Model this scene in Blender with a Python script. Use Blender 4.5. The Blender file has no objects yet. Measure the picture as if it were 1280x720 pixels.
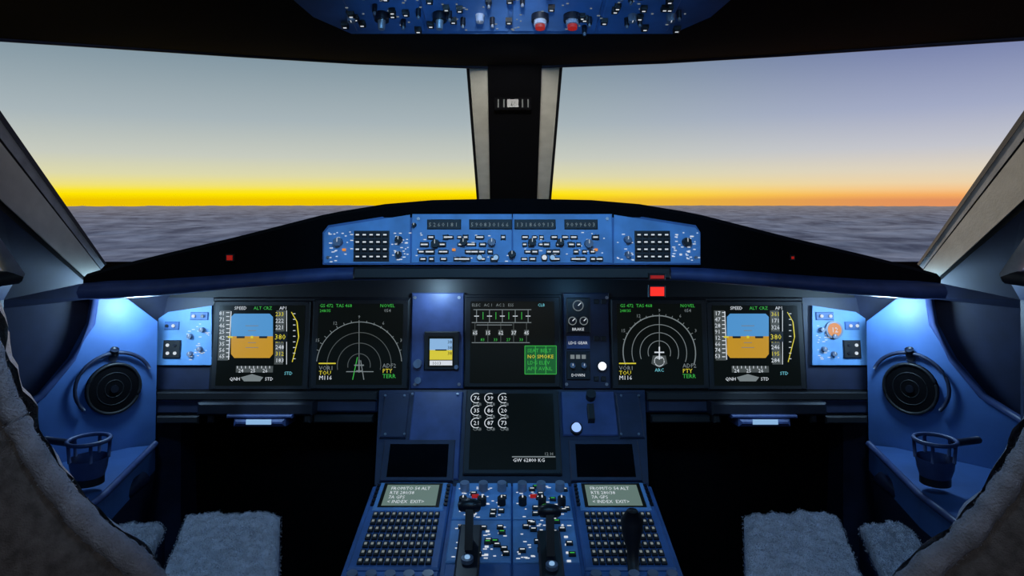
import bpy, math, random
from mathutils import Vector, noise
random.seed(7)
F=900.0; H=1.2
CAM=Vector((0,0,H))
def S(r,g,b):
    def f(x):
        x/=255.0
        return x/12.92 if x<=0.04045 else ((x+0.055)/1.055)**2.4
    return (f(r),f(g),f(b),1)
def P(px,py,Y): return Vector(((px-640)/F*Y, Y, H+(250-py)/F*Y))
def R(x,y,z): return Vector((x,y,H+z))

# ---------------- materials ----------------
def mat(name,col,rough=.5,metal=0,em=None,es=0,var=.25,scale=30,bump=0,spec=.5):
    m=bpy.data.materials.new(name); m.use_nodes=True
    nt=m.node_tree; b=nt.nodes['Principled BSDF']
    b.inputs['Roughness'].default_value=rough; b.inputs['Metallic'].default_value=metal
    b.inputs['Specular IOR Level'].default_value=spec
    tc=nt.nodes.new('ShaderNodeTexCoord'); n=nt.nodes.new('ShaderNodeTexNoise'); n.inputs['Scale'].default_value=scale; n.inputs['Detail'].default_value=4
    nt.links.new(tc.outputs['Object'],n.inputs['Vector'])
    r=nt.nodes.new('ShaderNodeValToRGB')
    r.color_ramp.elements[0].position=.3; r.color_ramp.elements[1].position=.7
    r.color_ramp.elements[0].color=tuple(c*(1-var) for c in col[:3])+(1,)
    r.color_ramp.elements[1].color=tuple(min(1,c*(1+var)) for c in col[:3])+(1,)
    nt.links.new(n.outputs['Fac'],r.inputs['Fac']); nt.links.new(r.outputs['Color'],b.inputs['Base Color'])
    if em: b.inputs['Emission Color'].default_value=em; b.inputs['Emission Strength'].default_value=es
    if bump:
        bp=nt.nodes.new('ShaderNodeBump'); bp.inputs['Strength'].default_value=bump; bp.inputs['Distance'].default_value=.004
        n2=nt.nodes.new('ShaderNodeTexNoise'); n2.inputs['Scale'].default_value=scale*8; n2.inputs['Detail'].default_value=3
        nt.links.new(tc.outputs['Object'],n2.inputs['Vector'])
        nt.links.new(n2.outputs['Fac'],bp.inputs['Height']); nt.links.new(bp.outputs['Normal'],b.inputs['Normal'])
    return m
M={}
M['navy']=mat('navy_panel_paint',S(54,68,112),.45)
M['dnavy']=mat('dark_navy_plastic',S(28,35,60),.5)
M['blue']=mat('blue_panel_paint',S(104,152,205),.5,scale=20,var=.2)
M['blue2']=mat('blue_panel_darker',S(62,102,160),.5,scale=20)
M['side']=mat('side_console_paint',S(62,96,152),.5,scale=12,var=.2)
M['black']=mat('black_plastic',S(11,12,17),.55)
M['vblack']=mat('matt_black_felt',S(4,4,7),.9,spec=.1)
M['btn']=mat('dark_button',S(12,15,26),.4)
M['knob']=mat('grey_knob',S(110,120,140),.35)
M['steel']=mat('brushed_metal',S(170,175,185),.3,.8)
M['glass']=mat('display_glass_black',S(5,7,10),.12,spec=.3,var=.05)
M['dscreen']=mat('display_lcd_dark',S(6,8,8),.3,em=S(50,62,54),es=.06,var=.05,spec=.2)
M['frame']=mat('window_frame_grey',S(190,188,178),.6,bump=.1,var=.1)
M['frame2']=mat('side_frame_grey',S(150,154,160),.6,bump=.1)
M['wool']=mat('sheepskin_wool',S(188,192,204),.95,bump=.9,scale=60,var=.22,spec=.1)
M['fabric']=mat('grey_seat_fabric',S(145,140,138),.9,bump=.8,scale=90,var=.35,spec=.1)
def emi(n,c,s): M[n]=mat('lit_'+n,S(10,10,10),.6,em=c,es=s,var=.02)
emi('white',S(225,232,240),.85); emi('dimw',S(140,150,152),.62); emi('green',S(70,210,80),.6); emi('dgreen',S(28,110,40),.6)
emi('yellow',S(225,210,50),.85); emi('sky',S(80,150,210),.9); emi('brown',S(196,146,20),.9); emi('red',S(255,40,25),1.3); emi('dred',S(150,20,10),.9)
emi('orange',S(240,150,60),.8); emi('lamp',S(225,235,255),2.2); emi('blamp',S(150,185,255),1.2); emi('cyan',S(120,210,225),.8)
emi('lblue',S(150,195,240),.8); emi('gray',S(88,94,92),.6); emi('lcdgrey',S(120,146,138),.6)

# ---------------- builder ----------------
class Fr:
    def __init__(s,o,u,v):
        s.o=o; s.u=u.normalized(); v=v-s.u*v.dot(s.u); s.v=v.normalized(); s.n=s.u.cross(s.v)
    def L(s,px,py):
        d=Vector(((px-640)/F,1,(250-py)/F)); t=(s.o-CAM).dot(s.n)/d.dot(s.n); p=CAM+d*t-s.o
        return p.dot(s.u),p.dot(s.v)
    def p(s,u,v,d=0): return s.o+s.u*u+s.v*v+s.n*d
    def sc(s,px,py):
        a=s.L(px,py); b=s.L(px+1,py); return abs(b[0]-a[0])
def frY(pyb,Yb,pyt,Yt):
    a=P(640,pyb,Yb); b=P(640,pyt,Yt); return Fr(a,Vector((1,0,0)),b-a)
class MB:
    def __init__(s,name,parent=None): s.name=name; s.V=[]; s.Fc=[]; s.mi=[]; s.ms=[]; s.sm=[]; s.parent=parent
    def m(s,k):
        if k not in s.ms: s.ms.append(k)
        return s.ms.index(k)
    def add(s,vs,fs,k,smooth=False):
        b=len(s.V); s.V+= [Vector(v) for v in vs]; i=s.m(k)
        for f in fs: s.Fc.append([b+j for j in f]); s.mi.append(i); s.sm.append(smooth)
    def rect(s,fr,u0,u1,v0,v1,d0,d1,k,ch=0):
        if u0>u1:u0,u1=u1,u0
        if v0>v1:v0,v1=v1,v0
        c=min(ch,(u1-u0)*.4,(v1-v0)*.4,(d1-d0)*.9) if ch else 0
        vs=[fr.p(u0,v0,d0),fr.p(u1,v0,d0),fr.p(u1,v1,d0),fr.p(u0,v1,d0)]
        if c:
            vs+=[fr.p(u0,v0,d1-c),fr.p(u1,v0,d1-c),fr.p(u1,v1,d1-c),fr.p(u0,v1,d1-c)]
        vs+=[fr.p(u0+c,v0+c,d1),fr.p(u1-c,v0+c,d1),fr.p(u1-c,v1-c,d1),fr.p(u0+c,v1-c,d1)]
        fs=[[3,2,1,0]]; n=len(vs)//4
        for l in range(n-1):
            for i in range(4):
                j=(i+1)%4; fs.append([l*4+i,l*4+j,l*4+4+j,l*4+4+i])
        t=(n-1)*4; fs.append([t,t+1,t+2,t+3]); s.add(vs,fs,k)
    def bx(s,fr,x0,y0,x1,y1,d0,d1,k,ch=.0):
        cx,cy=(x0+x1)/2,(y0+y1)/2
        s.rect(fr,fr.L(x0,cy)[0],fr.L(x1,cy)[0],fr.L(cx,y1)[1],fr.L(cx,y0)[1],d0,d1,k,ch)
    def prism(s,fr,pts,d0,d1,k,local=False):
        q=[p if local else fr.L(*p) for p in pts]; n=len(q)
        ar=sum(q[i][0]*q[(i+1)%n][1]-q[(i+1)%n][0]*q[i][1] for i in range(n))
        if ar<0:q=q[::-1]
        vs=[fr.p(a,b,d0) for a,b in q]+[fr.p(a,b,d1) for a,b in q]
        fs=[list(range(n))[::-1],list(range(n,2*n))]+[[i,(i+1)%n,n+(i+1)%n,n+i] for i in range(n)]
        s.add(vs,fs,k)
    def cyl(s,fr,px,py,rp,d0,d1,k,r2=None,seg=20,local=False):
        if local:u,v=px,py; r=rp; rr=r if r2 is None else r2
        else:
            u,v=fr.L(px,py); q=fr.sc(px,py); r=rp*q; rr=r if r2 is None else r2*q
        vs=[];
        for (d,ra) in ((d0,r),(d1,rr)):
            vs+=[fr.p(u+ra*math.cos(2*math.pi*i/seg),v+ra*math.sin(2*math.pi*i/seg),d) for i in range(seg)]
        fs=[list(range(seg))[::-1],list(range(seg,2*seg))]
        s.add(vs,fs,k); s.add(vs,[[i,(i+1)%seg,seg+(i+1)%seg,seg+i] for i in range(seg)],k,True)
    def knob(s,fr,px,py,rp,h,k='knob'):
        s.cyl(fr,px,py,rp*1.25,0,h*.25,'btn',seg=16); s.cyl(fr,px,py,rp,h*.25,h,k,r2=rp*.82,seg=16)
        q=fr.sc(px,py); u,v=fr.L(px,py); s.rect(fr,u-q*.3,u+q*.3,v,v+rp*.8*q,h,h+.0006,'white')
    def arc(s,fr,px,py,r,w,a0,a1,d,k,seg=40):
        u,v=fr.L(px,py); q=fr.sc(px,py); vs=[];fs=[]
        for i in range(seg+1):
            a=math.radians(a0+(a1-a0)*i/seg)
            for rr in (r-w/2,r+w/2): vs.append(fr.p(u+rr*q*math.cos(a),v+rr*q*math.sin(a),d))
        for i in range(seg): fs.append([2*i,2*i+1,2*i+3,2*i+2])
        s.add(vs,fs,k)
    def ln(s,fr,x0,y0,x1,y1,w,d,k):
        a=Vector(fr.L(x0,y0));b=Vector(fr.L(x1,y1)); t=(b-a)
        if t.length<1e-6:return
        t.normalize(); nn=Vector((-t.y,t.x))*w*.5*fr.sc(x0,y0)
        q=[a+nn,b+nn,b-nn,a-nn]; s.add([fr.p(c.x,c.y,d) for c in q],[[3,2,1,0]],k)
    def text(s,fr,px,py,h,st,k,d,center=False):
        vs,fs,w=glyph(st); u,v=fr.L(px,py); q=fr.sc(px,py)*h/.7
        off=-w/2 if center else 0
        s.add([fr.p(u+(x+off)*q,v+y*q,d) for x,y in vs],fs,k)
    def tube(s,pts,r,k,seg=10,closed=False,jit=0):
        n=len(pts); vs=[];
        for i,p in enumerate(pts):
            t=(pts[(i+1)%n] if (closed or i<n-1) else p)-(pts[i-1] if (closed or i>0) else p); t.normalize()
            a=Vector((0,0,1)) if abs(t.z)<.9 else Vector((0,1,0)); x=t.cross(a).normalized(); y=t.cross(x)
            ri=r[i] if isinstance(r,list) else r
            for j in range(seg):
                an=2*math.pi*j/seg; rj=ri*(1+random.uniform(-jit,jit)); vs.append(p+x*rj*math.cos(an)+y*rj*math.sin(an))
        fs=[]
        for i in range(n if closed else n-1):
            for j in range(seg): a=i*seg;b=((i+1)%n)*seg;jj=(j+1)%seg; fs.append([a+j,a+jj,b+jj,b+j])
        if not closed: fs+= [list(range(seg)),list(range((n-1)*seg,n*seg))[::-1]]
        s.add(vs,fs,k,True)
    def quad(s,pts,k): s.add(pts,[list(range(len(pts)))],k)
    def grid(s,rows,k,smooth=True):
        n=len(rows[0]); vs=[p for r in rows for p in r]; fs=[]
        for i in range(len(rows)-1):
            for j in range(n-1): fs.append([i*n+j,i*n+j+1,(i+1)*n+j+1,(i+1)*n+j])
        s.add(vs,fs,k,smooth)
    def fur(s,pts_n,L,w,k):
        vs=[];fs=[]
        for p,n in pts_n:
            d=(n+Vector((random.uniform(-1,1),random.uniform(-1,1),random.uniform(-1,1)))*.9).normalized()*L*random.uniform(.5,1.2)
            t=d.cross(Vector((random.random(),random.random(),random.random()))).normalized()*w
            b=len(vs); mid=p+d*.6+t*random.uniform(-1,1); vs+=[p-t,p+t,mid+t*.7,mid-t*.7,p+d]; fs+=[[b,b+1,b+2,b+3],[b+3,b+2,b+4]]
        s.add(vs,fs,k)
    def done(s):
        me=bpy.data.meshes.new(s.name); me.from_pydata([tuple(v) for v in s.V],[],s.Fc)
        for k in s.ms: me.materials.append(M[k])
        me.polygons.foreach_set('material_index',s.mi); me.polygons.foreach_set('use_smooth',s.sm); me.update()
        o=bpy.data.objects.new(s.name,me); bpy.context.scene.collection.objects.link(o)
        if s.parent: o.parent=s.parent
        return o
def empty(name):
    o=bpy.data.objects.new(name,None); bpy.context.scene.collection.objects.link(o); return o
_g={}
def glyph(st):
    if st in _g: return _g[st]
    cu=bpy.data.curves.new('t','FONT'); cu.body=st; cu.resolution_u=1
    o=bpy.data.objects.new('t',cu); bpy.context.scene.collection.objects.link(o)
    bpy.context.view_layer.update()
    me=o.to_mesh(); vs=[(v.co.x,v.co.y) for v in me.vertices]; fs=[list(p.vertices) for p in me.polygons]; o.to_mesh_clear()
    bpy.data.objects.remove(o); w=max([v[0] for v in vs] or [1]); _g[st]=(vs,fs,w); return _g[st]

# ---------------- world ----------------
w=bpy.data.worlds.new('dusk_sky'); bpy.context.scene.world=w; w.use_nodes=True; nt=w.node_tree; bg=nt.nodes['Background']
tc=nt.nodes.new('ShaderNodeTexCoord'); sp=nt.nodes.new('ShaderNodeSeparateXYZ'); nt.links.new(tc.outputs['Generated'],sp.inputs[0])
def mr(src,a,b,c,d,sm=False):
    n=nt.nodes.new('ShaderNodeMapRange'); n.inputs['From Min'].default_value=a;n.inputs['From Max'].default_value=b;n.inputs['To Min'].default_value=c;n.inputs['To Max'].default_value=d
    if sm:n.interpolation_type='SMOOTHSTEP'
    nt.links.new(src,n.inputs['Value']); return n.outputs['Result']
def ramp(src,st):
    r=nt.nodes.new('ShaderNodeValToRGB'); e=r.color_ramp.elements
    while len(e)<len(st): e.new(.5)
    for i,(p,c) in enumerate(st): e[i].position=p; e[i].color=S(*c)
    nt.links.new(src,r.inputs['Fac']); return r.outputs['Color']
z=mr(sp.outputs['Z'],0,.25,0,1)
Lr=ramp(z,[(0,(238,196,0)),(.03,(255,230,0)),(.048,(252,230,40)),(.075,(240,226,120)),(.13,(222,218,172)),(.23,(200,204,192)),(.42,(168,181,186)),(.76,(126,147,160)),(1,(98,120,146))])
Rr=ramp(z,[(0,(226,145,95)),(.025,(246,172,100)),(.05,(246,196,138)),(.085,(238,211,170)),(.15,(224,212,192)),(.26,(197,198,206)),(.45,(162,170,198)),(.76,(115,127,170)),(1,(94,106,158))])
fx=mr(sp.outputs['X'],.0,.55,0,1,True)
mx=nt.nodes.new('ShaderNodeMix'); mx.data_type='RGBA'; nt.links.new(fx,mx.inputs['Factor']); nt.links.new(Lr,mx.inputs['A']); nt.links.new(Rr,mx.inputs['B'])
nt.links.new(mx.outputs['Result'],bg.inputs['Color'])
st=mr(sp.outputs['Z'],.25,.7,1,1.3); nt.links.new(st,bg.inputs['Strength'])

# ---------------- clouds ----------------
def clouds():
    V=[];Fc=[];NA=900;NR=210
    for i in range(NR):
        r=2500*(140000/2500)**(i/(NR-1))
        for j in range(NA):
            a=2*math.pi*j/NA; x=r*math.sin(a);y=r*math.cos(a)
            q=noise.fractal(Vector((x/2600,y/2600,0)),1,2,6)
            V.append((x,y,-900+q*70*min(1.8,.7+r/40000)-(r/140000)**2*170))
    for i in range(NR-1):
        for j in range(NA): k=(j+1)%NA; Fc.append([i*NA+j,i*NA+k,(i+1)*NA+k,(i+1)*NA+j])
    me=bpy.data.meshes.new('cloud_sea'); me.from_pydata(V,[],Fc); me.polygons.foreach_set('use_smooth',[True]*len(Fc))
    m=bpy.data.materials.new('cloud_tops'); m.use_nodes=True; n=m.node_tree; b=n.nodes['Principled BSDF']; b.inputs['Roughness'].default_value=1; b.inputs['Specular IOR Level'].default_value=0
    t=n.nodes.new('ShaderNodeTexCoord'); mp=n.nodes.new('ShaderNodeMapping'); mp.inputs['Scale'].default_value=(1/1300,1/2600,1/900)
    n.links.new(t.outputs['Object'],mp.inputs[0]); no=n.nodes.new('ShaderNodeTexNoise'); no.inputs['Scale'].default_value=1; no.inputs['Detail'].default_value=6; no.inputs['Roughness'].default_value=.6
    n.links.new(mp.outputs[0],no.inputs['Vector']); r=n.nodes.new('ShaderNodeValToRGB'); r.color_ramp.elements[0].position=.38; r.color_ramp.elements[0].color=S(122,122,132); r.color_ramp.elements[1].position=.64; r.color_ramp.elements[1].color=S(232,224,218)
    n.links.new(no.outputs['Fac'],r.inputs['Fac']); n.links.new(r.outputs['Color'],b.inputs['Base Color'])
    # distance haze painted in as emission, thickening with ground distance
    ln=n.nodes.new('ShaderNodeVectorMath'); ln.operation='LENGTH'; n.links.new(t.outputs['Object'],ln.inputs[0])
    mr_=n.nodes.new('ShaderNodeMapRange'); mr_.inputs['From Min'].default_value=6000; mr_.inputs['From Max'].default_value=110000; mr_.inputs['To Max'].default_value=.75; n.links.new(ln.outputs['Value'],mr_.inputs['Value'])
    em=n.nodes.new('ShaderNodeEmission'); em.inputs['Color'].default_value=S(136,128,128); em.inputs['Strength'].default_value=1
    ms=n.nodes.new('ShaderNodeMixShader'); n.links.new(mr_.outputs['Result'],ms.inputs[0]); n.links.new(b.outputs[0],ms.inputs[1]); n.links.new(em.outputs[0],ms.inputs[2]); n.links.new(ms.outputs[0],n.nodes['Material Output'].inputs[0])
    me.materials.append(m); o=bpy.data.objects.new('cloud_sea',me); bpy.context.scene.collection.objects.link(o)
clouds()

# ---------------- frames (real planes) ----------------
MAIN=frY(600,1.43,370,1.48)
LOW=frY(603,1.31,487,1.44)
FCU=frY(330,1.20,262,1.21)
PED=frY(722,1.045,605,1.30)
OVH=frY(36,1.0,-34,.86)

# ---------------- glareshield ----------------
def glare():
    g=MB('glareshield')
    st=[(104,343,354,374,1.24),(135,334,351,374,1.235),(200,318,349,370,1.225),(290,297,343,361,1.215),(400,269,335,353,1.205),(425,264,334,351,1.205),(480,255,333,350,1.2),(540,250,333,349,1.2),(640,248,333,349,1.2)]
    st=st+[(1280-a,b,c,d,e) for a,b,c,d,e in st[:-1][::-1]]
    rows=[]
    for x,t,m,b,Y in st:
        ft=P(x,t,Y); fm=P(x,m,Y); xs=ft.x
        far=Vector((xs*1.12,1.86,ft.z-.05))
        rows.append([far,Vector((xs*1.02,Y+.1,ft.z+.0)),ft+Vector((0,.012,.0)),ft+Vector((0,0,-.006)),fm])
    g.grid(rows,'vblack',False)
    rows=[]
    for x,t,m,b,Y in st:
        fm=P(x,m,Y); fb=P(x,b,Y)
        hgt=(fm.z-fb.z)
        rows.append([fm,fm+Vector((0,-.014,-hgt*.15)),fm+Vector((0,-.02,-hgt*.5)),fb+Vector((0,-.014,hgt*.12)),fb,fb+Vector((0,.03,.012)),Vector((fb.x,1.5,fb.z+.02))])
    g.grid(rows,'navy',True)
    g.bx(FCU,446,334,834,349,0.0,.03,'black',.003)
    g.done()
glare()
def annun(px,py,ws,hs,k,Y=1.2):
    fr=frY(py+5,Y,py-5,Y); a=MB('warning_light'); a.bx(fr,px-ws/2-2,py-hs/2-2,px+ws/2+2,py+hs/2+2,-.004,.003,'black',.001)
    a.bx(fr,px-ws/2,py-hs/2,px+ws/2,py+hs/2,.003,.005,k,.0008); a.done()
annun(288,322,7,6,'dred',1.21); annun(821,364,17,11,'red',1.172); annun(821,346,17,4,'dred',1.165); annun(990,322,3,3,'dred',1.21)

# ---------------- FCU ----------------
def fcu():
    f=MB('flight_control_unit'); fr=FCU
    f.prism(fr,[(405,331),(405,291),(412,282),(515,266),(765,266),(868,282),(874,291),(874,331)],-.004,.0085,'blue2')
    f.prism(fr,[(407,329),(407,292),(413,285),(513.5,269),(513.5,329)],.006,.010,'blue')
    f.prism(fr,[(873,329),(873,292),(867,285),(766.5,269),(766.5,329)],.006,.010,'blue')
    f.bx(fr,515.5,268,640,329,.006,.010,'blue',.001); f.bx(fr,641,268,764.5,329,.006,.010,'blue',.001)
    d=.0101
    for x0,x1 in ((535,577),(587,640),(643,694),(705,746)):
        f.bx(fr,x0,275,x1,287,d,d+.003,'black',.0008)
        n=int((x1-x0)/5.5)
        for i in range(n):
            f.text(fr,x0+2+i*5.4,284,5,random.choice('0123456789'),'dimw',d+.0033)
    def btn(x,y,w=6,h=5,k='btn'):
        f.bx(fr,x-w/2,y-h/2,x+w/2,y+h/2,d,d+.004,k,.0008)
        f.bx(fr,x-w*.32,y-.8,x+w*.32,y+.8,d+.004,d+.0045,'white')
    for sx in (466,814):
        f.bx(fr,sx-22,289,sx+22,327,d,d+.0015,'btn')
        for r in range(4):
            for c in range(5): btn(sx-17+c*8.5,294+r*9,6.4,5.4,'black')
    for i in range(80):
        c=random.choice([533,556,578,600,622,660,682,700,722,744]); y=random.choice([297,306,315,324]); btn(c+random.uniform(-9,9),y,random.choice([6,7,9]),random.choice([4,5,6]))
    for i in range(150):
        x=random.choice([random.uniform(412,440),random.uniform(490,512),random.uniform(519,760),random.uniform(519,760),random.uniform(768,790),random.uniform(838,870)]); y=random.uniform(290,327)
        wd=random.uniform(1.5,4); f.bx(fr,x,y,x+wd,y+1,d,d+.0004,'white')
    for i,(x,y,r) in enumerate(((425,303,6),(856,303,6),(500,300,5),(783,300,5),(545,305,6),(580,303,5),(615,303,5.5),(665,303,5.5),(700,303,5),(735,305,6),(640,318,5),(500,318,4),(783,318,4))): f.knob(fr,x,y,r,.022,'knob' if i%3==0 else 'black')
    for x in (524,758,412,868):
        f.cyl(fr,x,274 if 500<x<770 else 322,2,d,d+.002,'steel',seg=10)
    f.knob(fr,519,282,3,.02,'black')
    for x in (600,680,690,620): f.cyl(fr,x,322,4,d,d+.004,'black'); f.cyl(fr,x,322,3,d+.004,d+.005,'lblue' if x!=680 else 'white')
    for x in (430,566,742): f.bx(fr,x,311,x+4,314,d,d+.003,'orange')
    f.done()
fcu()

# ---------------- instrument panel ----------------
def panel():
    p=MB('instrument_panel'); fr=MAIN
    p.prism(fr,[(192,372),(1088,372),(1088,487),(808,487),(808,600),(472,600),(472,487),(192,487)],-.05,-.004,'dnavy')
    p.bx(fr,194,340,1086,376,-.05,-.006,'black')
    p.bx(fr,514,366,580,486,-.004,.004,'navy',.002); p.bx(fr,704,366,762,486,-.004,.004,'dnavy',.002)
    p.bx(fr,264,372,512,488,-.004,.002,'black',.002); p.bx(fr,763,372,1006,488,-.004,.002,'black',.002)
    p.bx(fr,580,368,703,486,-.004,.002,'black',.002)
    for sx in (0,1):
        X=(lambda x:x) if not sx else (lambda x:1280-x)
        def B(x0,y0,x1,y1,a,b,k,c=0): xa,xb=sorted((X(x0),X(x1))); p.bx(fr,xa,y0,xb,y1,a,b,k,c)
        p.prism(fr,[(X(196),456),(X(200),398),(X(212),390),(X(266),382),(X(266),456)],-.004,.006,'blue')
        B(207,425,228,447,.006,.012,'black',.001); B(208,402,226,412,.006,.009,'blue2',.001); B(240,390,262,400,.006,.009,'blue2',.001)
        for x,y in ((213,431),(222,431),(213,441),(222,441),(212,407),(220,407),(245,395),(256,395)): p.cyl(fr,X(x),y,2.0,.012,.014,'white' if random.random()<.6 else 'btn',seg=10)
        for i in range(30):
            x=random.uniform(234,262);y=random.uniform(404,450); x=X(x); p.bx(fr,x,y,x+random.uniform(1.5,4),y+.9,.006,.0065,'white')
        for x,y in ((240,420),(252,436),(240,442),(255,412)): p.knob(fr,X(x),y,3.4,.016)
    p.cyl(fr,1040,412,11,.006,.012,'knob'); p.cyl(fr,1040,412,8.5,.012,.0125,'orange'); p.text(fr,1040,415,6,'12','white',.013,True)
    for x,y in ((519,372),(574,372),(519,480),(574,480),(708,480),(758,480),(758,372)): p.cyl(fr,x,y,2,.004,.006,'steel',seg=10)
    for y in (374,420,470): 
        for x in (745,754): p.bx(fr,x-3,y,x+3,y+6,.004,.008,'black',.001)
    p.cyl(fr,523,454,5,.004,.02,'knob'); p.cyl(fr,523,475,4,.004,.012,'knob')
    p.done()
panel()
def bez(o,fr,x0,y0,x1,y1,d=.002,b=7):
    o.bx(fr,x0,y0,x1,y1,d,d+.006,'black',.002)
    o.bx(fr,x0+b,y0+b*.8,x1-b,y1-b*.8,d+.006,d+.0065,'dscreen')
    for x in (x0+2.5,x1-2.5):
        for y in (y0+2.5,y1-2.5): o.cyl(fr,x,y,1.2,d+.006,d+.007,'btn',seg=8)
    return d+.007
def pfd(ox):
    o=MB('primary_flight_display'); fr=MAIN; x0=ox
    g=bez(o,fr,x0,376,x0+121,487)
    X=lambda x:x0+x
    o.prism(fr,[(X(24),420),(X(24),396),(X(28),392),(X(72),392),(X(76),396),(X(76),420)],g,g+.0003,'sky'); o.prism(fr,[(X(24),420),(X(24),442),(X(28),447),(X(72),447),(X(76),442),(X(76),420)],g,g+.0003,'brown')
    for k,wd in ((-14,8),(-8,5),(7,5),(13,8)): o.bx(fr,X(50-wd),421+k-.4,X(50+wd),421+k+.4,g+.0003,g+.0005,'dimw')
    o.bx(fr,X(31),420,X(41),422.5,g+.0005,g+.0007,'black'); o.bx(fr,X(59),420,X(69),422.5,g+.0005,g+.0007,'black'); o.bx(fr,X(48.5),419.5,X(51.5),422.5,g+.0005,g+.0007,'yellow')
    o.bx(fr,X(9),388,X(22),450,g,g+.0002,'gray')
    for i in range(12): o.bx(fr,X(18),390+i*5,X(22),391+i*5,g+.0002,g+.0004,'white')
    for i in range(8): o.text(fr,X(9),394+i*7.6,5,str(random.randint(10,99)),'white',g+.0004)
    o.bx(fr,X(22),389,X(23),449,g,g+.0004,'white'); o.ln(fr,X(20),421,X(26),421,2,g+.0005,'yellow')
    o.bx(fr,X(79),388,X(90),455,g,g+.0002,'gray')
    for i in range(8): o.text(fr,X(79),395+i*8.2,5,str(random.randint(100,399)),'yellow' if i in(0,3,4,6) else 'white',g+.0004)
    o.bx(fr,X(77),414,X(94),427,g+.0004,g+.0005,'black'); o.text(fr,X(78),424,6.5,'380','yellow',g+.0006)
    o.ln(fr,X(93),388,X(93),455,.8,g+.0004,'white')
    for i in range(9): o.ln(fr,X(101),392+i*7,X(104),392+i*7,.8,g+.0004,'white')
    o.ln(fr,X(99),390,X(106),402,1,g+.0004,'yellow');o.ln(fr,X(106),402,X(108),421,1.3,g+.0004,'yellow');o.ln(fr,X(108),421,X(100),452,1,g+.0004,'yellow')
    for x,s_,k in ((28,'SPEED','white'),(52,'ALT CRZ','green'),(84,'AP1','white')): o.text(fr,X(x),387,4,s_,k,g+.0004)
    o.bx(fr,X(30),457,X(76),465,g,g+.0002,'gray')
    for i in range(9): o.ln(fr,X(32+i*5),457,X(32+i*5),460,.8,g+.0004,'white')
    for i,s_ in enumerate(('24','25','26')): o.text(fr,X(33+i*15),465,4.5,s_,'white',g+.0005)
    o.prism(fr,[(X(36),471),(X(50),467),(X(64),471),(X(60),476),(X(40),476)],g,g+.0003,'dimw')
    o.text(fr,X(22),475,4,'QNH','white',g+.0005); o.text(fr,X(66),475,4,'STD','white',g+.0005)
    o.text(fr,X(90),468,4,'STD','cyan',g+.0004)
    o.done()
pfd(267); pfd(883)
def nd(x0,cx,cy,full):
    o=MB('navigation_display'); fr=MAIN; g=bez(o,fr,x0,374,x0+120,486)+.0003
    rs=(14,27,40,53) if not full else (14,24,34,45)
    for i,r in enumerate(rs):
        if full: o.arc(fr,cx,cy,r,.8 if i<3 else 1.3,-20,200,g,'dimw')
        else: o.arc(fr,cx,cy,r,.9,-12 if r<50 else 5,192 if r<50 else 175,g,'gray' if i<3 else 'dimw')
    R0=rs[-1]
    for a in range(20,165,10):
        ca,sa=math.cos(math.radians(a)),math.sin(math.radians(a)); o.ln(fr,cx+ca*R0,cy-sa*R0,cx+ca*(R0+3),cy-sa*(R0+3),.7,g,'dimw')
        if a%30==0: o.text(fr,cx+ca*(R0+7),cy-sa*(R0+5),4,str(a//10),'dimw',g,True)
    o.ln(fr,cx,cy-R0,cx,cy,.7,g,'dimw')
    k='dimw' if not full else 'white'
    o.ln(fr,cx,cy-7,cx,cy+9,1.5,g+.0002,k); o.ln(fr,cx-6,cy,cx+6,cy,1.5,g+.0002,k); o.ln(fr,cx-3.5,cy+7,cx+3.5,cy+7,1.2,g+.0002,k)
    T=o.text
    T(fr,x0+10,384,4,'GS 472  TAS 468','green',g); T(fr,x0+10,390,3.5,'248/35','green',g); T(fr,x0+85,384,4,'NOVEL','green',g); T(fr,x0+90,390,4,'054','dimw',g)
    o.bx(fr,x0+9,453,x0+30,454.5,g,g+.0002,'yellow')
    for i in range(3): T(fr,x0+9,462+i*6,5,('VOR1','TOU','M116')[i],('dimw','yellow','white')[i],g)
    for i in range(3): T(fr,x0+88,459+i*6.5,5,('ADF2','PTY','TERR')[i],('dimw','yellow','green')[i],g)
    if full: 
        o.prism(fr,[(cx-8,cy+4),(cx+8,cy+4),(cx+10,cy+14),(cx,cy+19),(cx-10,cy+14)],g-.0002,g,'gray'); o.arc(fr,cx,cy+11,6,1,0,360,g,'white')
        T(fr,cx,cy+24,4,'ARC','cyan',g,True)
    else: o.ln(fr,cx-16,cy+8,cx+18,cy+8,1,g,'dimw'); o.ln(fr,cx-8,cy+18,cx-2,cy-10,1,g,'green'); o.ln(fr,cx+6,cy+18,cx+2,cy-6,1,g,'dimw')
    o.done()
nd(391,450,456,False); nd(764,823,440,True)
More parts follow.
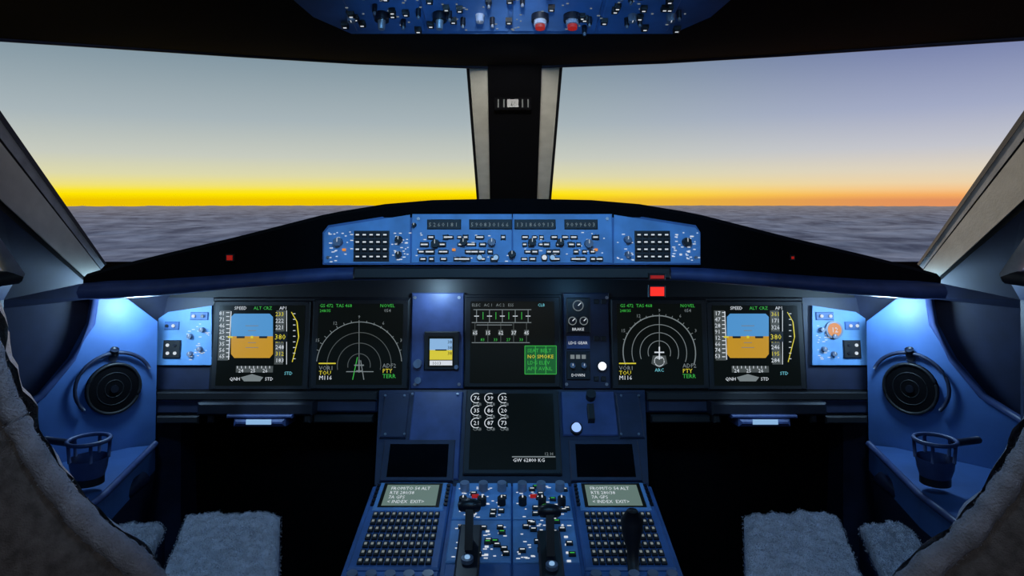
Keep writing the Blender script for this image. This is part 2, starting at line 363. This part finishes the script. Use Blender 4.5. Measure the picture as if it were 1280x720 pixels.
def ewd():
    o=MB('engine_display'); fr=MAIN; g=bez(o,fr,581,371,700,484)+.0003
    for y,x0,x1 in ((387,592,664),(403,590,664),(406,596,640),(428,590,662)): o.ln(fr,x0,y,x1,y,.9,g,'dimw')
    for x in (596,612,628,644,660):
        o.ln(fr,x,387,x,403,.9,g,'dimw'); o.ln(fr,x-3,395,x+3,395,.9,g,'white')
        o.ln(fr,x-2,403,x-2,428,.8,g,'gray'); o.bx(fr,x-5,412,x+1,419,g,g+.0002,'gray'); o.text(fr,x-5,418,4.5,str(random.randint(10,99)),'white',g+.0003)
    for x in (604,620,636,652): o.ln(fr,x,390,x,399,.8,g,'green'); o.text(fr,x-3,426,3.5,str(random.randint(10,99)),'green',g)
    o.text(fr,590,383,3.5,'ELEC   AC 1   AC 2   ESS','dimw',g); o.text(fr,672,383,3.5,'CLB','cyan',g)
    o.bx(fr,656,432,695,467,g,g+.0002,'dgreen')
    for i in range(4): o.text(fr,659,440+i*7.5,4.5,('SEAT BELT','NO SMOKE','LDG ELEV','APU AVAIL')[i],'green' if i!=1 else 'yellow',g+.0004)
    for x in (656,669,682,695): o.ln(fr,x,432,x,467,.8,g+.0003,'green')
    for y in (432,467): o.ln(fr,656,y,695,y,.8,g+.0003,'green')
    o.done()
    o=MB('system_display'); fr=LOW; g=bez(o,fr,581,489,700,595)+.0003
    for r in range(3):
        for c in range(3):
            x=590+c*17; y=503+r*15.5; o.text(fr,x+2,y,5.5,str(random.randint(10,99)),'white',g); o.arc(fr,x+5.5,y-2.5,6.5,.9,60,300,g,'white',14); o.text(fr,x+1,y+7,4,'CAB','dimw',g)
    o.bx(fr,640,573,694,574.5,g,g+.0002,'dimw'); o.text(fr,641,580,4.5,'GW 62800 KG','white',g); o.text(fr,680,572,4,'12 H','dimw',g)
    o.done()
ewd()
def standby():
    o=MB('standby_attitude_indicator'); fr=MAIN
    o.bx(fr,531,414,574,462,.004,.012,'black',.002); o.bx(fr,536,420,568,458,.012,.0125,'dscreen')
    o.bx(fr,538,423,566,437,.0126,.013,'lblue'); o.bx(fr,538,437,566,449,.0126,.013,'yellow'); o.bx(fr,538,450,566,456,.0126,.013,'white')
    o.text(fr,541,455.5,4,'1013','gray',.0134); o.ln(fr,545,437,559,437,1.5,.0134,'black'); o.cyl(fr,571,458,2.5,.012,.018,'knob')
    for y in (429,436,443): o.text(fr,560,y,4,'38','black',.0134)
    o.done()
    o=MB('landing_gear_panel')
    o.bx(fr,708,372,737,416,.004,.010,'black',.0015)
    for x,y,r in ((722,382,7),(715,401,5.5),(729,401,5.5)):
        o.cyl(fr,x,y,r,.010,.012,'btn'); o.arc(fr,x,y,r-.8,1,0,360,.0122,'dimw',24); o.ln(fr,x,y,x+r*.5,y-r*.5,1,.0124,'white')
    o.text(fr,722,413,3.5,'BRAKE','white',.0104,True)
    o.bx(fr,708,439,737,474,.004,.010,'black',.0015)
    for x in (715,722,729): o.bx(fr,x-2.5,443,x+2.5,448,.010,.012,'dimw')
    o.knob(fr,715,456,3.5,.025); o.knob(fr,729,456,3.5,.025); o.text(fr,722,470,3.5,'DOWN','white',.0104,True)
    o.bx(fr,708,420,737,436,.004,.008,'navy',.001); o.text(fr,722,430,3.5,'LDG GEAR','white',.0085,True)
    o.done()
    for x,y,f2,r,k in ((752,457,MAIN,5,'lamp'),(720,538,LOW,6,'blamp')):
        o=MB('panel_flood_lamp'); o.cyl(f2,x,y,r*1.3,.004,.012,'black'); o.cyl(f2,x,y,r,.012,.02,k,r2=r*.7); o.done()
standby()

# ---------------- lower centre panel + pedestal ----------------
def lower():
    o=MB('lower_centre_console'); fr=LOW
    o.prism(fr,[(474,487),(806,487),(811,606),(468,606)],-.06,-.002,'dnavy')
    o.bx(fr,512,490,576,600,-.002,.003,'navy',.002); o.bx(fr,702,490,770,545,-.002,.003,'navy',.002)
    for x0,x1 in ((478,568),(712,800)):
        o.bx(fr,x0,551,x1,603,-.002,.006,'dnavy',.002); o.bx(fr,x0+8,557,x1-8,598,.006,.0065,'glass')
    o.bx(fr,478,492,510,548,-.002,.004,'dnavy',.002); o.bx(fr,772,492,802,548,-.002,.004,'dnavy',.002)
    for x,y in ((482,496),(506,496),(482,544),(506,544),(776,496),(798,496),(776,544),(798,544),(516,494),(572,494)): o.cyl(fr,x,y,1.6,.004,.006,'steel',seg=8)
    o.cyl(fr,738,498,6,.003,.02,'black'); o.bx(fr,734,510,742,530,.003,.02,'black',.002)
    o.done()
lower()
def pedestal():
    root=empty('centre_pedestal')
    o=MB('body',root); fr=PED
    hw=.2455; v1=fr.L(640,605)[1]
    o.rect(fr,-hw,hw,-.35,v1+.01,-.62,-.004,'dnavy'); o.rect(fr,-hw-.006,hw+.006,-.35,v1,-.02,-.003,'blue2',.003)
    o.done()
    def local(x): return (x-640)/340*2*hw
    t=MB('control_display_unit_keys',root)
    for s in (-1,1):
        a,b=(local(472),local(566)) if s<0 else (local(714),local(808))
        t.rect(fr,a,b,.012,v1-.006,-.003,.006,'blue2',.003)
        va=v1-.10
        t.rect(fr,a+.008,b-.008,va+.004,v1-.010,.006,.009,'blue',.002); t.rect(fr,a+.016,b-.016,va+.010,v1-.014,.009,.0095,'dscreen')
        t.rect(fr,a+.022,b-.022,va+.014,v1-.020,.0096,.0098,'lcdgrey')
        for i in range(4):
            vs,fs,w=glyph(['FROM/TO 54 ALT','RTE 280/38','7A GPS','< INDEX  EXIT>'][i]); q=.014
            t.add([fr.p(a+.030+x*q*.64,va+.063-i*.014+y*q,.0101) for x,y in vs],fs,'white')
        for r in range(7):
            for c in range(11):
                u=a+.012+(b-a-.024)*(c+.5)/11; v=.016+(va-.016)*(r+.5)/7
                t.rect(fr,u-.0042,u+.0042,v-.0065,v+.0065,.006,.010,'black',.001)
                t.rect(fr,u-.002,u+.002,v-.0028,v+.0028,.010,.0103,'dimw')
        for i in range(6):
            for u in (a+.006,b-.006): t.rect(fr,u-.003,u+.003,va+.018+i*.012,va+.025+i*.012,.006,.009,'btn')
    t.done()
    t=MB('engine_and_radio_panels',root)
    for a,b in ((local(571),local(639)),(local(641),local(710))):
        t.rect(fr,a,b,v1-.115,v1-.004,-.003,.005,'blue',.002); t.rect(fr,a,b,.03,v1-.12,-.003,.005,'blue',.002); t.rect(fr,a,b,-.3,.025,-.003,.005,'blue2',.002)
        for i in range(26):
            u=random.uniform(a+.008,b-.012);v=random.uniform(.035,v1-.012); t.rect(fr,u,u+.011,v,v+.009,.005,.009,'black',.001); t.rect(fr,u+.002,u+.009,v+.0035,v+.0055,.009,.0093,'white' if i%5 else 'green')
        for i in range(60):
            u=random.uniform(a+.004,b-.012);v=random.uniform(.035,v1-.01); t.rect(fr,u,u+random.uniform(.003,.007),v,v+.002,.005,.0054,'white')
        for i in range(3):
            u=a+(b-a)*(i+.5)/3; t.cyl(fr,u,v1-.03,.008,.005,.02,'knob',local=True); t.cyl(fr,u,v1-.075,.007,.005,.018,'black',local=True); t.rect(fr,u-.001,u+.001,v1-.075,v1-.068,.018,.0185,'white')
        t.rect(fr,a+.03,a+.042,v1-.055,v1-.047,.005,.008,'dred'); 
    for s in (-1,1):
        a,b=(local(472),local(566)) if s<0 else (local(714),local(808))
        t.rect(fr,a,b,-.3,.008,-.003,.005,'blue2',.002)
        for i in range(5): t.cyl(fr,a+(b-a)*(i+.5)/5,-.012,.008,.005,.016,'knob',local=True)
    t.done()
    t=MB('thrust_levers',root)
    for u,v in ((-.066,.075),(.058,.06)):
        t.rect(fr,u-.018,u+.018,v-.10,v+.04,.005,.012,'btn',.003); 
        for q in (-.03,-.01,.01,.03): t.rect(fr,u+.024,u+.03,v+q-.002,v+q+.002,.005,.006,'white')
        def bar(u0,v0,d0,u1,v1_,d1,w,th,k):
            A=fr.p(u0,v0,d0);B=fr.p(u1,v1_,d1);ax=(B-A).normalized();x=fr.u;y=ax.cross(x).normalized()
            vs=[A+x*sx*w+y*sy*th for sx,sy in((-1,-1),(1,-1),(1,1),(-1,1))]+[B+x*sx*w+y*sy*th for sx,sy in((-1,-1),(1,-1),(1,1),(-1,1))]
            t.add(vs,[[3,2,1,0],[4,5,6,7],[0,1,5,4],[1,2,6,5],[2,3,7,6],[3,0,4,7]],k)
        bar(u,v-.02,.005,u,v+.01,.055,.006,.011,'black')
        pts=[fr.p(u+i*.0075,v+.012,.058+.003*math.cos(i*.7)) for i in (-2.3,-2,-1,0,1,2,2.3)]
        t.tube(pts,[.005,.008,.0095,.010,.0095,.008,.005],'btn',12)
        t.cyl(fr,u+.0,v-.055,.009,.012,.018,'knob',local=True); t.cyl(fr,u+.0,v-.055,.004,.018,.020,'lblue',local=True)
    t.done()
    t=MB('flap_lever',root); u,v=.178,.03
    t.tube([fr.p(u,v-.02,.004),fr.p(u,v-.01,.03),fr.p(u,v,.05),fr.p(u,v+.002,.07),fr.p(u,v+.002,.085)],[.008,.009,.015,.017,.008],'black',14)
    t.done()
pedestal()

# ---------------- trays ----------------
def tray(sgn):
    o=MB('pull_out_tray_table'); fr=MAIN
    X=(lambda x:x) if sgn<0 else (lambda x:1280-x)
    def B(x0,y0,x1,y1,a,b,k,c=.002): xa,xb=sorted((X(x0),X(x1))); o.bx(fr,xa,y0,xb,y1,a,b,k,c)
    B(192,488,474,498,-.05,.03,'black'); B(196,492,272,516,-.05,.02,'dnavy',.004); B(386,492,474,514,-.05,.02,'dnavy',.004)
    B(262,498,400,514,-.05,.06,'btn',.004); B(300,512,378,516,-.02,.07,'navy',.002); B(308,516,370,526,.0,.072,'navy',.006)
    B(200,498,268,500,.02,.022,'navy',0); B(204,517,256,527,-.04,.03,'black',.003); B(396,516,470,526,-.04,.03,'black',.003)
    for x in (276,392): B(x-4,498,x+4,524,-.02,.05,'black',.003)
    a,b=sorted((X(324),X(354))); o.bx(fr,a,517,b,523,.072,.075,'lblue',.002)  # glowing strip paints in the lit spot on the tray handle
    o.done()
tray(-1); tray(1)

# ---------------- side structure ----------------
def side(s):
    def Q(x,y,z): return R(s*abs(x),y,z)
    name='left' if s<0 else 'right'
    def fp(px,py,Y):
        v=P(px,py,Y); return Vector((s*abs(v.x),v.y,v.z))
    Wl=MB('side_console')
    a=Vector((s*.70,1.42,H-.26)); b=Vector((s*.848,1.27,H-.26))
    u=(a-b) if s<0 else (b-a)
    fr=Fr(a,u,Vector((0,0,1)) )
    X=(lambda x:x) if s<0 else (lambda x:1280-x)
    Wl.prism(fr,[(X(118),366),(X(160),374),(X(197),402),(X(194),560),(X(120),600),(X(-20),600),(X(-20),540),(X(50),495),(X(88),450),(X(112),405)],-.02,.0,'side')
    Wl.prism(fr,[(X(130),340),(X(-60),340),(X(-60),600),(X(130),600)],-.06,-.03,'dnavy')
    Wl.tube([fr.p(*fr.L(X(x),y),.003) for x,y in ((119,370),(114,405),(90,448),(52,494),(0,526))],.006,'navy')
    l=[fp(194,556,1.40),Q(.672,1.27,-.475),Q(.654,1.155,-.475),Q(.645,.9,-.475),Q(.645,.3,-.475),Q(.95,.3,-.475),Q(.95,1.3,-.475)]
    Wl.quad(l,'side')
    low=[Vector((p.x,p.y,H-.475-.05)) for p in l[:5]]; fl=[Vector((p.x+s*.10,p.y,0.0)) for p in l[:5]]
    for i in range(4): Wl.quad([l[i],l[i+1],low[i+1],low[i]],'side'); Wl.quad([low[i],low[i+1],fl[i+1],fl[i]],'dnavy')
    Wl.tube([p+Vector((0,0,.002)) for p in l[:5]],.006,'navy')
    Wl.tube([Q(.66,1.3,-.50),Q(.72,1.2,-.55),Q(.74,1.0,-.62)],.012,'dnavy')
    Wl.done()
    sp_=MB('loudspeaker')
    c=fr.L(X(141),485)
    def ring(r,d,w,k):
        n=40; sp_.tube([fr.p(c[0]+r*math.cos(2*math.pi*i/n),c[1]+r*math.sin(2*math.pi*i/n),d) for i in range(n)],w,k,8,True)
    sp_.cyl(fr,c[0],c[1],.048,0,.008,'vblack',r2=.046,seg=40,local=True); ring(.046,.008,.003,'black')
    for r in (.016,.030): ring(r,.008,.001,'black')
    sp_.cyl(fr,c[0],c[1],.007,.008,.012,'btn',local=True)
    pts=[]
    for i in range(20):
        an=math.radians(20+i*10.5) if s<0 else math.radians(160-i*10.5); pts.append(fr.p(c[0]+.066*math.cos(an),c[1]+.008+.060*math.sin(an),.010))
    sp_.tube(pts,.0035,'dnavy',8); sp_.tube([fr.p(c[0],c[1]+.055,.0),fr.p(c[0],c[1]+.075,.012)],.008,'btn')
    sp_.done()
    cup=MB('cup_holder'); C=P(X(111),550,1.17); n=28
    def ringc(zz,rr,wr): cup.tube([C+Vector((rr*math.cos(2*math.pi*i/n),rr*math.sin(2*math.pi*i/n),zz)) for i in range(n)],wr,'navy',8,True)
    ringc(0,.031,.0035)
    rows=[[C+Vector((rr*math.cos(2*math.pi*i/n),rr*math.sin(2*math.pi*i/n),zz)) for i in range(n+1)] for zz,rr in ((-.028,.029),(-.045,.027),(-.058,.023))]
    cup.grid(rows,'navy')
    for i in range(5):
        an=2*math.pi*i/5+.3; cup.tube([C+Vector((.031*math.cos(an),.031*math.sin(an),0)),C+Vector((.029*math.cos(an),.029*math.sin(an),-.03))],.003,'navy',6)
    fr2=Fr(C+Vector((0,0,-.058)),Vector((1,0,0)),Vector((0,1,0))); cup.cyl(fr2,0,0,.023,-.012,.004,'btn',seg=28,local=True)
    cup.tube([C+Vector((s*.031,0,-.005)),C+Vector((s*.09,.03,-.01))],.006,'dnavy')
    cup.done()
    w=MB('wall_'+name)
    O0=Q(.773,1.31,-.150); O1=Q(.818,1.15,-.010); O2=Q(.835,.95,.27)
    G0=Q(.825,1.2,-.128); G1=Q(.86,.88,.27); G2=Q(.95,.25,-.128); G3=Q(.95,.25,.27)
    w.quad([O0,O1,O2,G1,G0],'dnavy')
    S0=Q(.751,1.32,-.178); S1=Q(.84,1.19,-.165); S2=Q(.95,.25,-.165)
    w.quad([O0,G0,S1,S0],'dnavy'); w.quad([G0,G2,S2,S1],'navy')
    w.quad([S0,S1,Q(.90,1.25,-.19),Q(.80,1.38,-.19)],'dnavy')
    w.quad([S1,S2,Q(.95,.25,-1.2),Q(.875,1.2,-1.2)],'dnavy')
    w.quad([S1,Q(.92,1.3,-.16),Q(.92,1.3,-1.2),Q(.875,1.2,-1.2)],'dnavy')
    w.quad([Q(.95,.26,.5),Q(.95,.26,-1.2),Q(.95,-1,-1.2),Q(.95,-1,.5)],'dnavy')
    w.quad([G1,G3,Q(.95,.25,.5),Q(.86,.88,.5)],'black'); w.quad([O2,G1,Q(.86,.88,.5),Q(.85,1.0,.5)],'black')
    w.quad([Q(.69,1.5,-.16),Q(.69,1.9,-.16),Q(.69,1.9,-1.2),Q(.69,1.5,-1.2)],'dnavy')
    w.quad([Q(.69,1.5,-.17),Q(.98,1.25,-.17),Q(.98,1.25,-1.2),Q(.69,1.5,-1.2)],'dnavy')
    w.tube([G0,G1],.012,'frame2'); w.tube([G0,G2],.012,'black')
    w.done()
    p=MB('windshield_post')
    I0=fp(131,331,1.36); I1=fp(0,146,1.17); I2=I1+(I1-I0)*.75
    O2b=O1+(O1-O0)*1.9
    def lerp(a,b,t): return a+(b-a)*t
    def strip(t0,t1,off,k):
        A=[lerp(I0,O0,t0),lerp(I1,O1,t0),lerp(I2,O2b,t0)]; B=[lerp(I0,O0,t1),lerp(I1,O1,t1),lerp(I2,O2b,t1)]
        o_=Vector((-s*off,-off,0)); 
        vs=[x+o_ for x in A]+[x+o_ for x in B]+[x+Vector((s*.03,.03,0)) for x in A]+[x+Vector((s*.03,.03,0)) for x in B]
        p.add(vs,[[0,1,4,3],[1,2,5,4],[0,1,7,6],[1,2,8,7],[3,4,10,9],[4,5,11,10],[0,3,9,6]],k)
    strip(-.06,.04,.004,'black'); strip(.04,.24,.002,'frame2'); strip(.24,.30,.0,'black'); strip(.30,.93,.006,'frame'); strip(.93,1.03,.0,'black')
    p.done()
side(-1); side(1)

# ---------------- centre post ----------------
def cpost():
    o=MB('windshield_centre_post')
    yb,yt=1.85,1.34
    def strip(xb0,xb1,xt0,xt1,off,k):
        b0,b1,t0,t1=P(xb0,252,yb),P(xb1,252,yb),P(xt0,80,yt),P(xt1,80,yt)
        dn=Vector((0,.12,-.08)); up=Vector((0,-.06,.045))
        b0,b1,t0,t1=b0+dn,b1+dn,t0+up,t1+up
        o_=Vector((0,-off,-off)); bk=Vector((0,.05,.03))
        vs=[b0+o_,b1+o_,t1+o_,t0+o_,b0+bk,b1+bk,t1+bk,t0+bk]
        o.add(vs,[[0,1,2,3],[7,6,5,4],[0,3,7,4],[1,5,6,2],[3,2,6,7],[0,4,5,1]],k)
    strip(612,671,611,676,.02,'vblack')
    strip(599,613,585,612,.0,'frame'); strip(670,686,674,701,.0,'frame')
    strip(596.5,599.5,582.5,586,.004,'black'); strip(685.5,688.5,700,703.5,.004,'black')
    o.done()
    c=MB('standby_compass'); fr=frY(137,1.40,123,1.40)
    c.bx(fr,618,122,664,138,-.05,.01,'vblack',.003)
    for i,x in enumerate((623,630,653,660)): c.bx(fr,x-.8,125,x+.8,135,.01,.0105,'gray' )
    c.bx(fr,634,125,648,135,.0105,.011,'btn'); c.text(fr,641,133,5,'33','gray',.0112,True)
    c.done()
cpost()

# ---------------- header / ceiling / overhead ----------------
def header():
    o=MB('ceiling')
    A=[(-220,20,.86),(-100,38,.95),(0,50,1.05),(150,60,1.18),(300,70,1.27),(450,79,1.33),(584,84,1.355),(640,85,1.36)]
    A=A+[(1280-a,b-1,c) for a,b,c in A[:-1][::-1]]
    B=[(-220,-260,.6),(-60,-190,.68),(120,-110,.76),(330,-35,.86),(400,14,.95),(450,36,1.0),(560,38,1.0),(640,38,1.0)]
    B=B+[(1280-a,b,c) for a,b,c in B[:-1][::-1]]
    rows=[[],[],[],[],[]]
    for a,b in zip(A,B):
        pa=P(*a);pb=P(*b)+Vector((0,.02,.006)); rows[0].append(pa+Vector((0,.06,.10))); rows[1].append(pa+Vector((0,.01,.004))); rows[2].append(pa+Vector((0,-.01,-.0))); rows[3].append(pa*.45+pb*.55+Vector((0,0,-.008))); rows[4].append(pb)
    o.grid(rows[:3],'black'); o.grid(rows[2:],'vblack')
    up=[p+Vector((0,.1,.25)) for p in rows[0]]; o.grid([rows[0],up],'vblack')
    top=[Vector((p.x*1.1,-1,H+.5)) for p in rows[4]]; o.grid([rows[4],[p+Vector((0,-.1,.12)) for p in rows[4]],top],'vblack')
    o.quad([R(-1.3,-1,.52),R(1.3,-1,.52),R(1.3,1.6,.52),R(-1.3,1.6,.52)],'vblack')
    o.done()
    t=MB('trim_1'); t.tube([P(*a)+Vector((0,-.008,.002)) for a in A],.006,'dnavy'); t.done()
    o=MB('overhead_panel'); fr=OVH
    o.prism(fr,[(362,-8),(392,18),(440,39),(840,39),(888,18),(918,-8),(918,-120),(362,-120)],-.012,.004,'blue2')
    d=.004
    for x0,x1 in ((400,520),(523,636),(640,756),(759,880)):
        o.bx(fr,x0+(25 if x0==400 else 0),-60,x1-(25 if x1==880 else 0),33,d,d+.004,'blue2',.002)
    d=.0085
    for i in range(80):
        x=random.uniform(425,850); y=random.uniform(-50,27)
        if random.random()<.6: o.bx(fr,x,y,x+8,y+5,d,d+.006,'black',.001); o.bx(fr,x+2,y+2,x+6,y+2.9,d+.006,d+.0064,'white')
        else: o.cyl(fr,x,y,3.2,d,d+.010,'btn',seg=12); o.cyl(fr,x,y,1.8,d+.010,d+.014,'steel',seg=10)
    for i in range(120):
        x=random.uniform(420,855); y=random.uniform(-50,31); o.bx(fr,x,y,x+random.uniform(2,4),y+.9,d,d+.0006,'dimw')
    for x in (675,715): o.cyl(fr,x,12,11,d,d+.008,'btn'); o.cyl(fr,x,12,8,d+.008,d+.014,'knob'); o.cyl(fr,x,12,6,d+.014,d+.019,'dred')
    for x in (478,550): o.cyl(fr,x,10,9,d,d+.01,'btn'); o.cyl(fr,x,10,5,d+.01,d+.022,'steel',r2=4)
    for x in (440,838,600,790): o.knob(fr,x,12,6,.018)
    o.done()
header()

# ---------------- enclosure ----------------
def room():
    f=MB('floor'); f.quad([Vector((-1.3,-1,0)),Vector((1.3,-1,0)),Vector((1.3,2,0)),Vector((-1.3,2,0))],'vblack'); f.done()
    b=MB('wall_back'); b.quad([R(-1.3,-1,-1.2),R(1.3,-1,-1.2),R(1.3,-1,.52),R(-1.3,-1,.52)],'black'); b.done()
    b=MB('wall_front'); b.quad([R(-1.3,1.87,-1.2),R(1.3,1.87,-1.2),R(1.3,1.87,-.16),R(.85,1.87,-.16),R(.3,1.87,-.055),R(-.3,1.87,-.055),R(-.85,1.87,-.16),R(-1.3,1.87,-.16)],'vblack')
    b.quad([R(-.7,1.56,-.35),R(.7,1.56,-.35),R(.7,1.6,-1.2),R(-.7,1.6,-1.2)],'vblack'); b.done()
room()

# ---------------- seats ----------------
def seat(cx,s,zoff=0):
    root=empty('pilot_seat')
    Y0=.62
    pr=[(.10,.04),(.06,.065),(.02,.08),(-.03,.092),(-.08,.108),(-.125,.121),(-.172,.136),(-.215,.157),(-.251,.182),(-.286,.212),(-.318,.252),(-.35,.275),(-.40,.285),(-.47,.28),(-.56,.26)]
    zs=[a+zoff for a,b in pr]; hws=[b for a,b in pr]
    prof=[]
    for i in range(len(zs)-1):
        for t in range(5):
            k=t/5
            p0=hws[max(0,i-1)];p1=hws[i];p2=hws[i+1];p3=hws[min(len(hws)-1,i+2)]
            h=.5*((2*p1)+(-p0+p2)*k+(2*p0-5*p1+4*p2-p3)*k*k+(-p0+3*p1-3*p2+p3)*k**3)
            prof.append((zs[i]*(1-k)+zs[i+1]*k,h))
    prof.append((zs[-1],hws[-1]))
    o=MB('backrest_shell',root); rows=[]
    for z_,h in prof:
        rows.append([R(cx+h*t,Y0-.030*(1-t**4)+.012*abs(t)**6,z_) for t in [i/12-1 for i in range(25)]])
    o.grid(rows,'fabric')
    o.done()
    o=MB('sheepskin_cover',root)
    rows=[]
    for z_,h in prof:
        rows.append([R(cx+h*t*.98,Y0+.03+.05*(1-t**4)*1+.012*noise.noise(Vector((t*9,z_*40,s))),z_) for t in [i/12-1 for i in range(25)]])
    o.grid(rows,'wool')
    edge=[R(cx+h,Y0+.004,z_) for z_,h in prof[::-1]]+[R(cx-h,Y0+.004,z_) for z_,h in prof]
    fine=[]
    for i in range(len(edge)-1):
        for t in range(3): fine.append(edge[i].lerp(edge[i+1],t/3))
    rr=[.0085*(1+.35*max(-1,min(1,(-(p.z-H)-.15)*5)))*(1+.2*noise.noise(p*90)) for p in fine]
    o.tube(fine,rr,'wool',14,jit=.06)
    pn=[]
    for i in range(26000):
        j=random.randrange(len(fine)); p=fine[j]; a=random.uniform(0,2*math.pi); n=Vector((math.cos(a),math.sin(a)*.8,random.uniform(-.3,.3))).normalized(); pn.append((p+n*rr[j]*.85+Vector((0,0,random.uniform(-.005,.005))),n))
    o.fur(pn,.0026,.0004,'wool'); o.done()
    def pad(name,xn0,xn1,xf0,xf1,yn,yf,zt,th):
        o=MB(name,root); N=44; K=54; rows=[]; pn=[]
        def sq(t): return max(0,1-abs(2*t-1)**8)**(1/3)
        for i in range(K+1):
            ty=i/K; y=yn+(yf-yn)*ty; x0=xn0+(xf0-xn0)*ty; x1=xn1+(xf1-xn1)*ty; row=[]
            e=sq(min(1,.5+ty*.5)) if ty>.0 else 1
            row.append(R(x0,y,zt-th)); 
            for j in range(N+1):
                tx=j/N; h=(sq(tx)*e); nz=noise.fractal(Vector((tx*9+cx*7,ty*14,zt)),1,2,4)*.006
                p=R(x0+(x1-x0)*tx,y,zt-.018+.018*h+nz); row.append(p)
                for _ in range(8): pn.append((p+Vector((random.uniform(-.003,.003),random.uniform(-.004,.004),0)),Vector((0,0,1))))
            row.append(R(x1,y,zt-th)); rows.append(row)
        o.grid([r[1:-1] for r in rows],'wool'); o.grid([[r[0],r[1]] for r in rows],'dnavy',False); o.grid([[r[-2],r[-1]] for r in rows],'navy',False)
        last=rows[-1]; o.add(last,[list(range(len(last)))],'navy'); o.add(rows[0],[list(range(len(last)))],'navy')
        o.fur(pn,.0018,.0005,'wool'); o.done()
    def X(px,Y): return s*abs((px-640)/F*Y)
    zt=-.468
    pad('inner_thigh_cushion',X(176,.80),X(346,.80),X(234,1.1),X(350,1.1),.80,1.1,zt,.12)
    pad('outer_thigh_cushion',X(60,.80),X(150,.80),X(148,1.07),X(206,1.07),.80,1.07,zt-.003,.12)
    o=MB('seat_base',root); fr=Fr(R(cx,.86,-.6),Vector((1,0,0)),Vector((0,1,0)))
    xc=s*.42-cx
    o.rect(fr,xc-.16,xc+.14,-.26,.16,-.10,.01,'btn',.01); o.rect(fr,xc-.08,xc+.08,-.2,.08,-.6,-.1,'black',.01)
    o.rect(fr,-.25,.25,-.27,-.2,-.10,.16,'btn',.01)
    o.done()
seat(-.574,-1); seat(.600,1,-.010)

# ---------------- windows glass ----------------
gm=bpy.data.materials.new('window_glass'); gm.use_nodes=True; n=gm.node_tree; n.nodes.remove(n.nodes['Principled BSDF']); out=n.nodes['Material Output']
tr=n.nodes.new('ShaderNodeBsdfTransparent'); gl=n.nodes.new('ShaderNodeBsdfGlossy'); gl.inputs['Roughness'].default_value=.05; mxs=n.nodes.new('ShaderNodeMixShader'); mxs.inputs[0].default_value=.008
n.links.new(tr.outputs[0],mxs.inputs[1]); n.links.new(gl.outputs[0],mxs.inputs[2]); n.links.new(mxs.outputs[0],out.inputs[0]); M['wg']=gm
for i,s in enumerate((-1,1)):
    g=MB('window_%d'%(i+1)); a=P(640+s*50,256,1.90);b=P(640+s*60,84,1.39);c=R(s*.84,1.0,.27);d=P(640+s*515,334,1.39); g.quad([a,b,c,d],'wg'); g.done()
    g=MB('window_%d'%(i+3)); g.quad([R(s*.825,1.2,-.128),R(s*.86,.88,.27),R(s*.95,.25,.27),R(s*.95,.25,-.128)],'wg'); g.done()

# ---------------- lights ----------------
def light(name,typ,loc,e,col,size=.02,target=None,ang=60,blend=.6):
    l=bpy.data.lights.new(name,typ); l.energy=e; l.color=col[:3]; o=bpy.data.objects.new(name,l); bpy.context.scene.collection.objects.link(o); o.location=loc
    if typ=='AREA': l.size=size
    else: l.shadow_soft_size=size
    if typ=='SPOT': l.spot_size=math.radians(ang); l.spot_blend=blend
    if target is not None: o.rotation_euler=(Vector(target)-Vector(loc)).to_track_quat('-Z','Y').to_euler()
BL=(.20,.56,1.0); WB=(.45,.74,1.0)
for s in (-1,1):
    light('console_flood_light','POINT',R(s*.69,1.33,-.21),1.5,WB,.02)
    light('side_panel_light','SPOT',R(s*.60,1.24,-.185),1.0,WB,.01,P(640+s*408,420,1.46),50)
    light('tray_map_light','SPOT',R(s*.49,1.28,-.17),3,WB,.01,P(640+s*300,522,1.4),30)
    light('panel_fill_spot','SPOT',R(s*.3,.35,.40),5,BL,.04,R(s*.25,1.2,-.2),70)  # unseen blue spots added as ambient fill on the panels
    light('seat_fill_spot','SPOT',R(s*.3,.5,.35),3.2,(.5,.7,1),.05,R(s*.42,.95,-.48),40)  # unseen spots added to brighten the seat cushions
    light('post_fill_spot','SPOT',R(s*.25,.2,.1),5,(.9,.95,1),.05,R(s*.8,1.2,.1),35)  # added spots that lift the side posts, no lamp there
light('panel_strip_light','POINT',R(-.15,1.42,-.175),.6,WB,.012)
light('panel_strip_light','POINT',R(.12,1.40,-.175),.15,BL,.012)
light('glareshield_spot','SPOT',R(0,.3,.35),17,BL,.04,R(0,1.2,-.07),48)
light('pedestal_spot','SPOT',R(0,.75,.35),13,BL,.04,R(0,1.2,-.53),40)
light('overhead_panel_light','SPOT',R(0,.55,-.1),4.5,BL,.05,R(0,.95,.27),50)
light('post_fill_spot','SPOT',R(0,.4,.2),48,(1,.98,.92),.04,P(643,165,1.6),16,.3)  # added warm spot that brightens the centre post frames
light('rear_fill_light','AREA',R(0,-.7,.3),1.5,(.9,.92,1),.5,R(0,.6,-.2))  # unseen soft fill added behind the camera
sun=bpy.data.lights.new('low_sun','SUN'); sun.energy=1.4; sun.color=(1,.82,.65); sun.angle=.05; so=bpy.data.objects.new('low_sun',sun); bpy.context.scene.collection.objects.link(so)
so.rotation_euler=Vector((.45,-1,-.12)).to_track_quat('-Z','Y').to_euler()

# ---------------- camera ----------------
cd=bpy.data.cameras.new('camera'); co=bpy.data.objects.new('camera',cd); bpy.context.scene.collection.objects.link(co)
co.location=CAM; co.rotation_euler=(math.radians(90),0,0); cd.sensor_width=36; cd.lens=36*F/1280; cd.shift_y=-110/1280; cd.clip_start=.02; cd.clip_end=400000
bpy.context.scene.camera=co
vs=bpy.context.scene.view_settings; vs.view_transform='Standard'; vs.look='None'
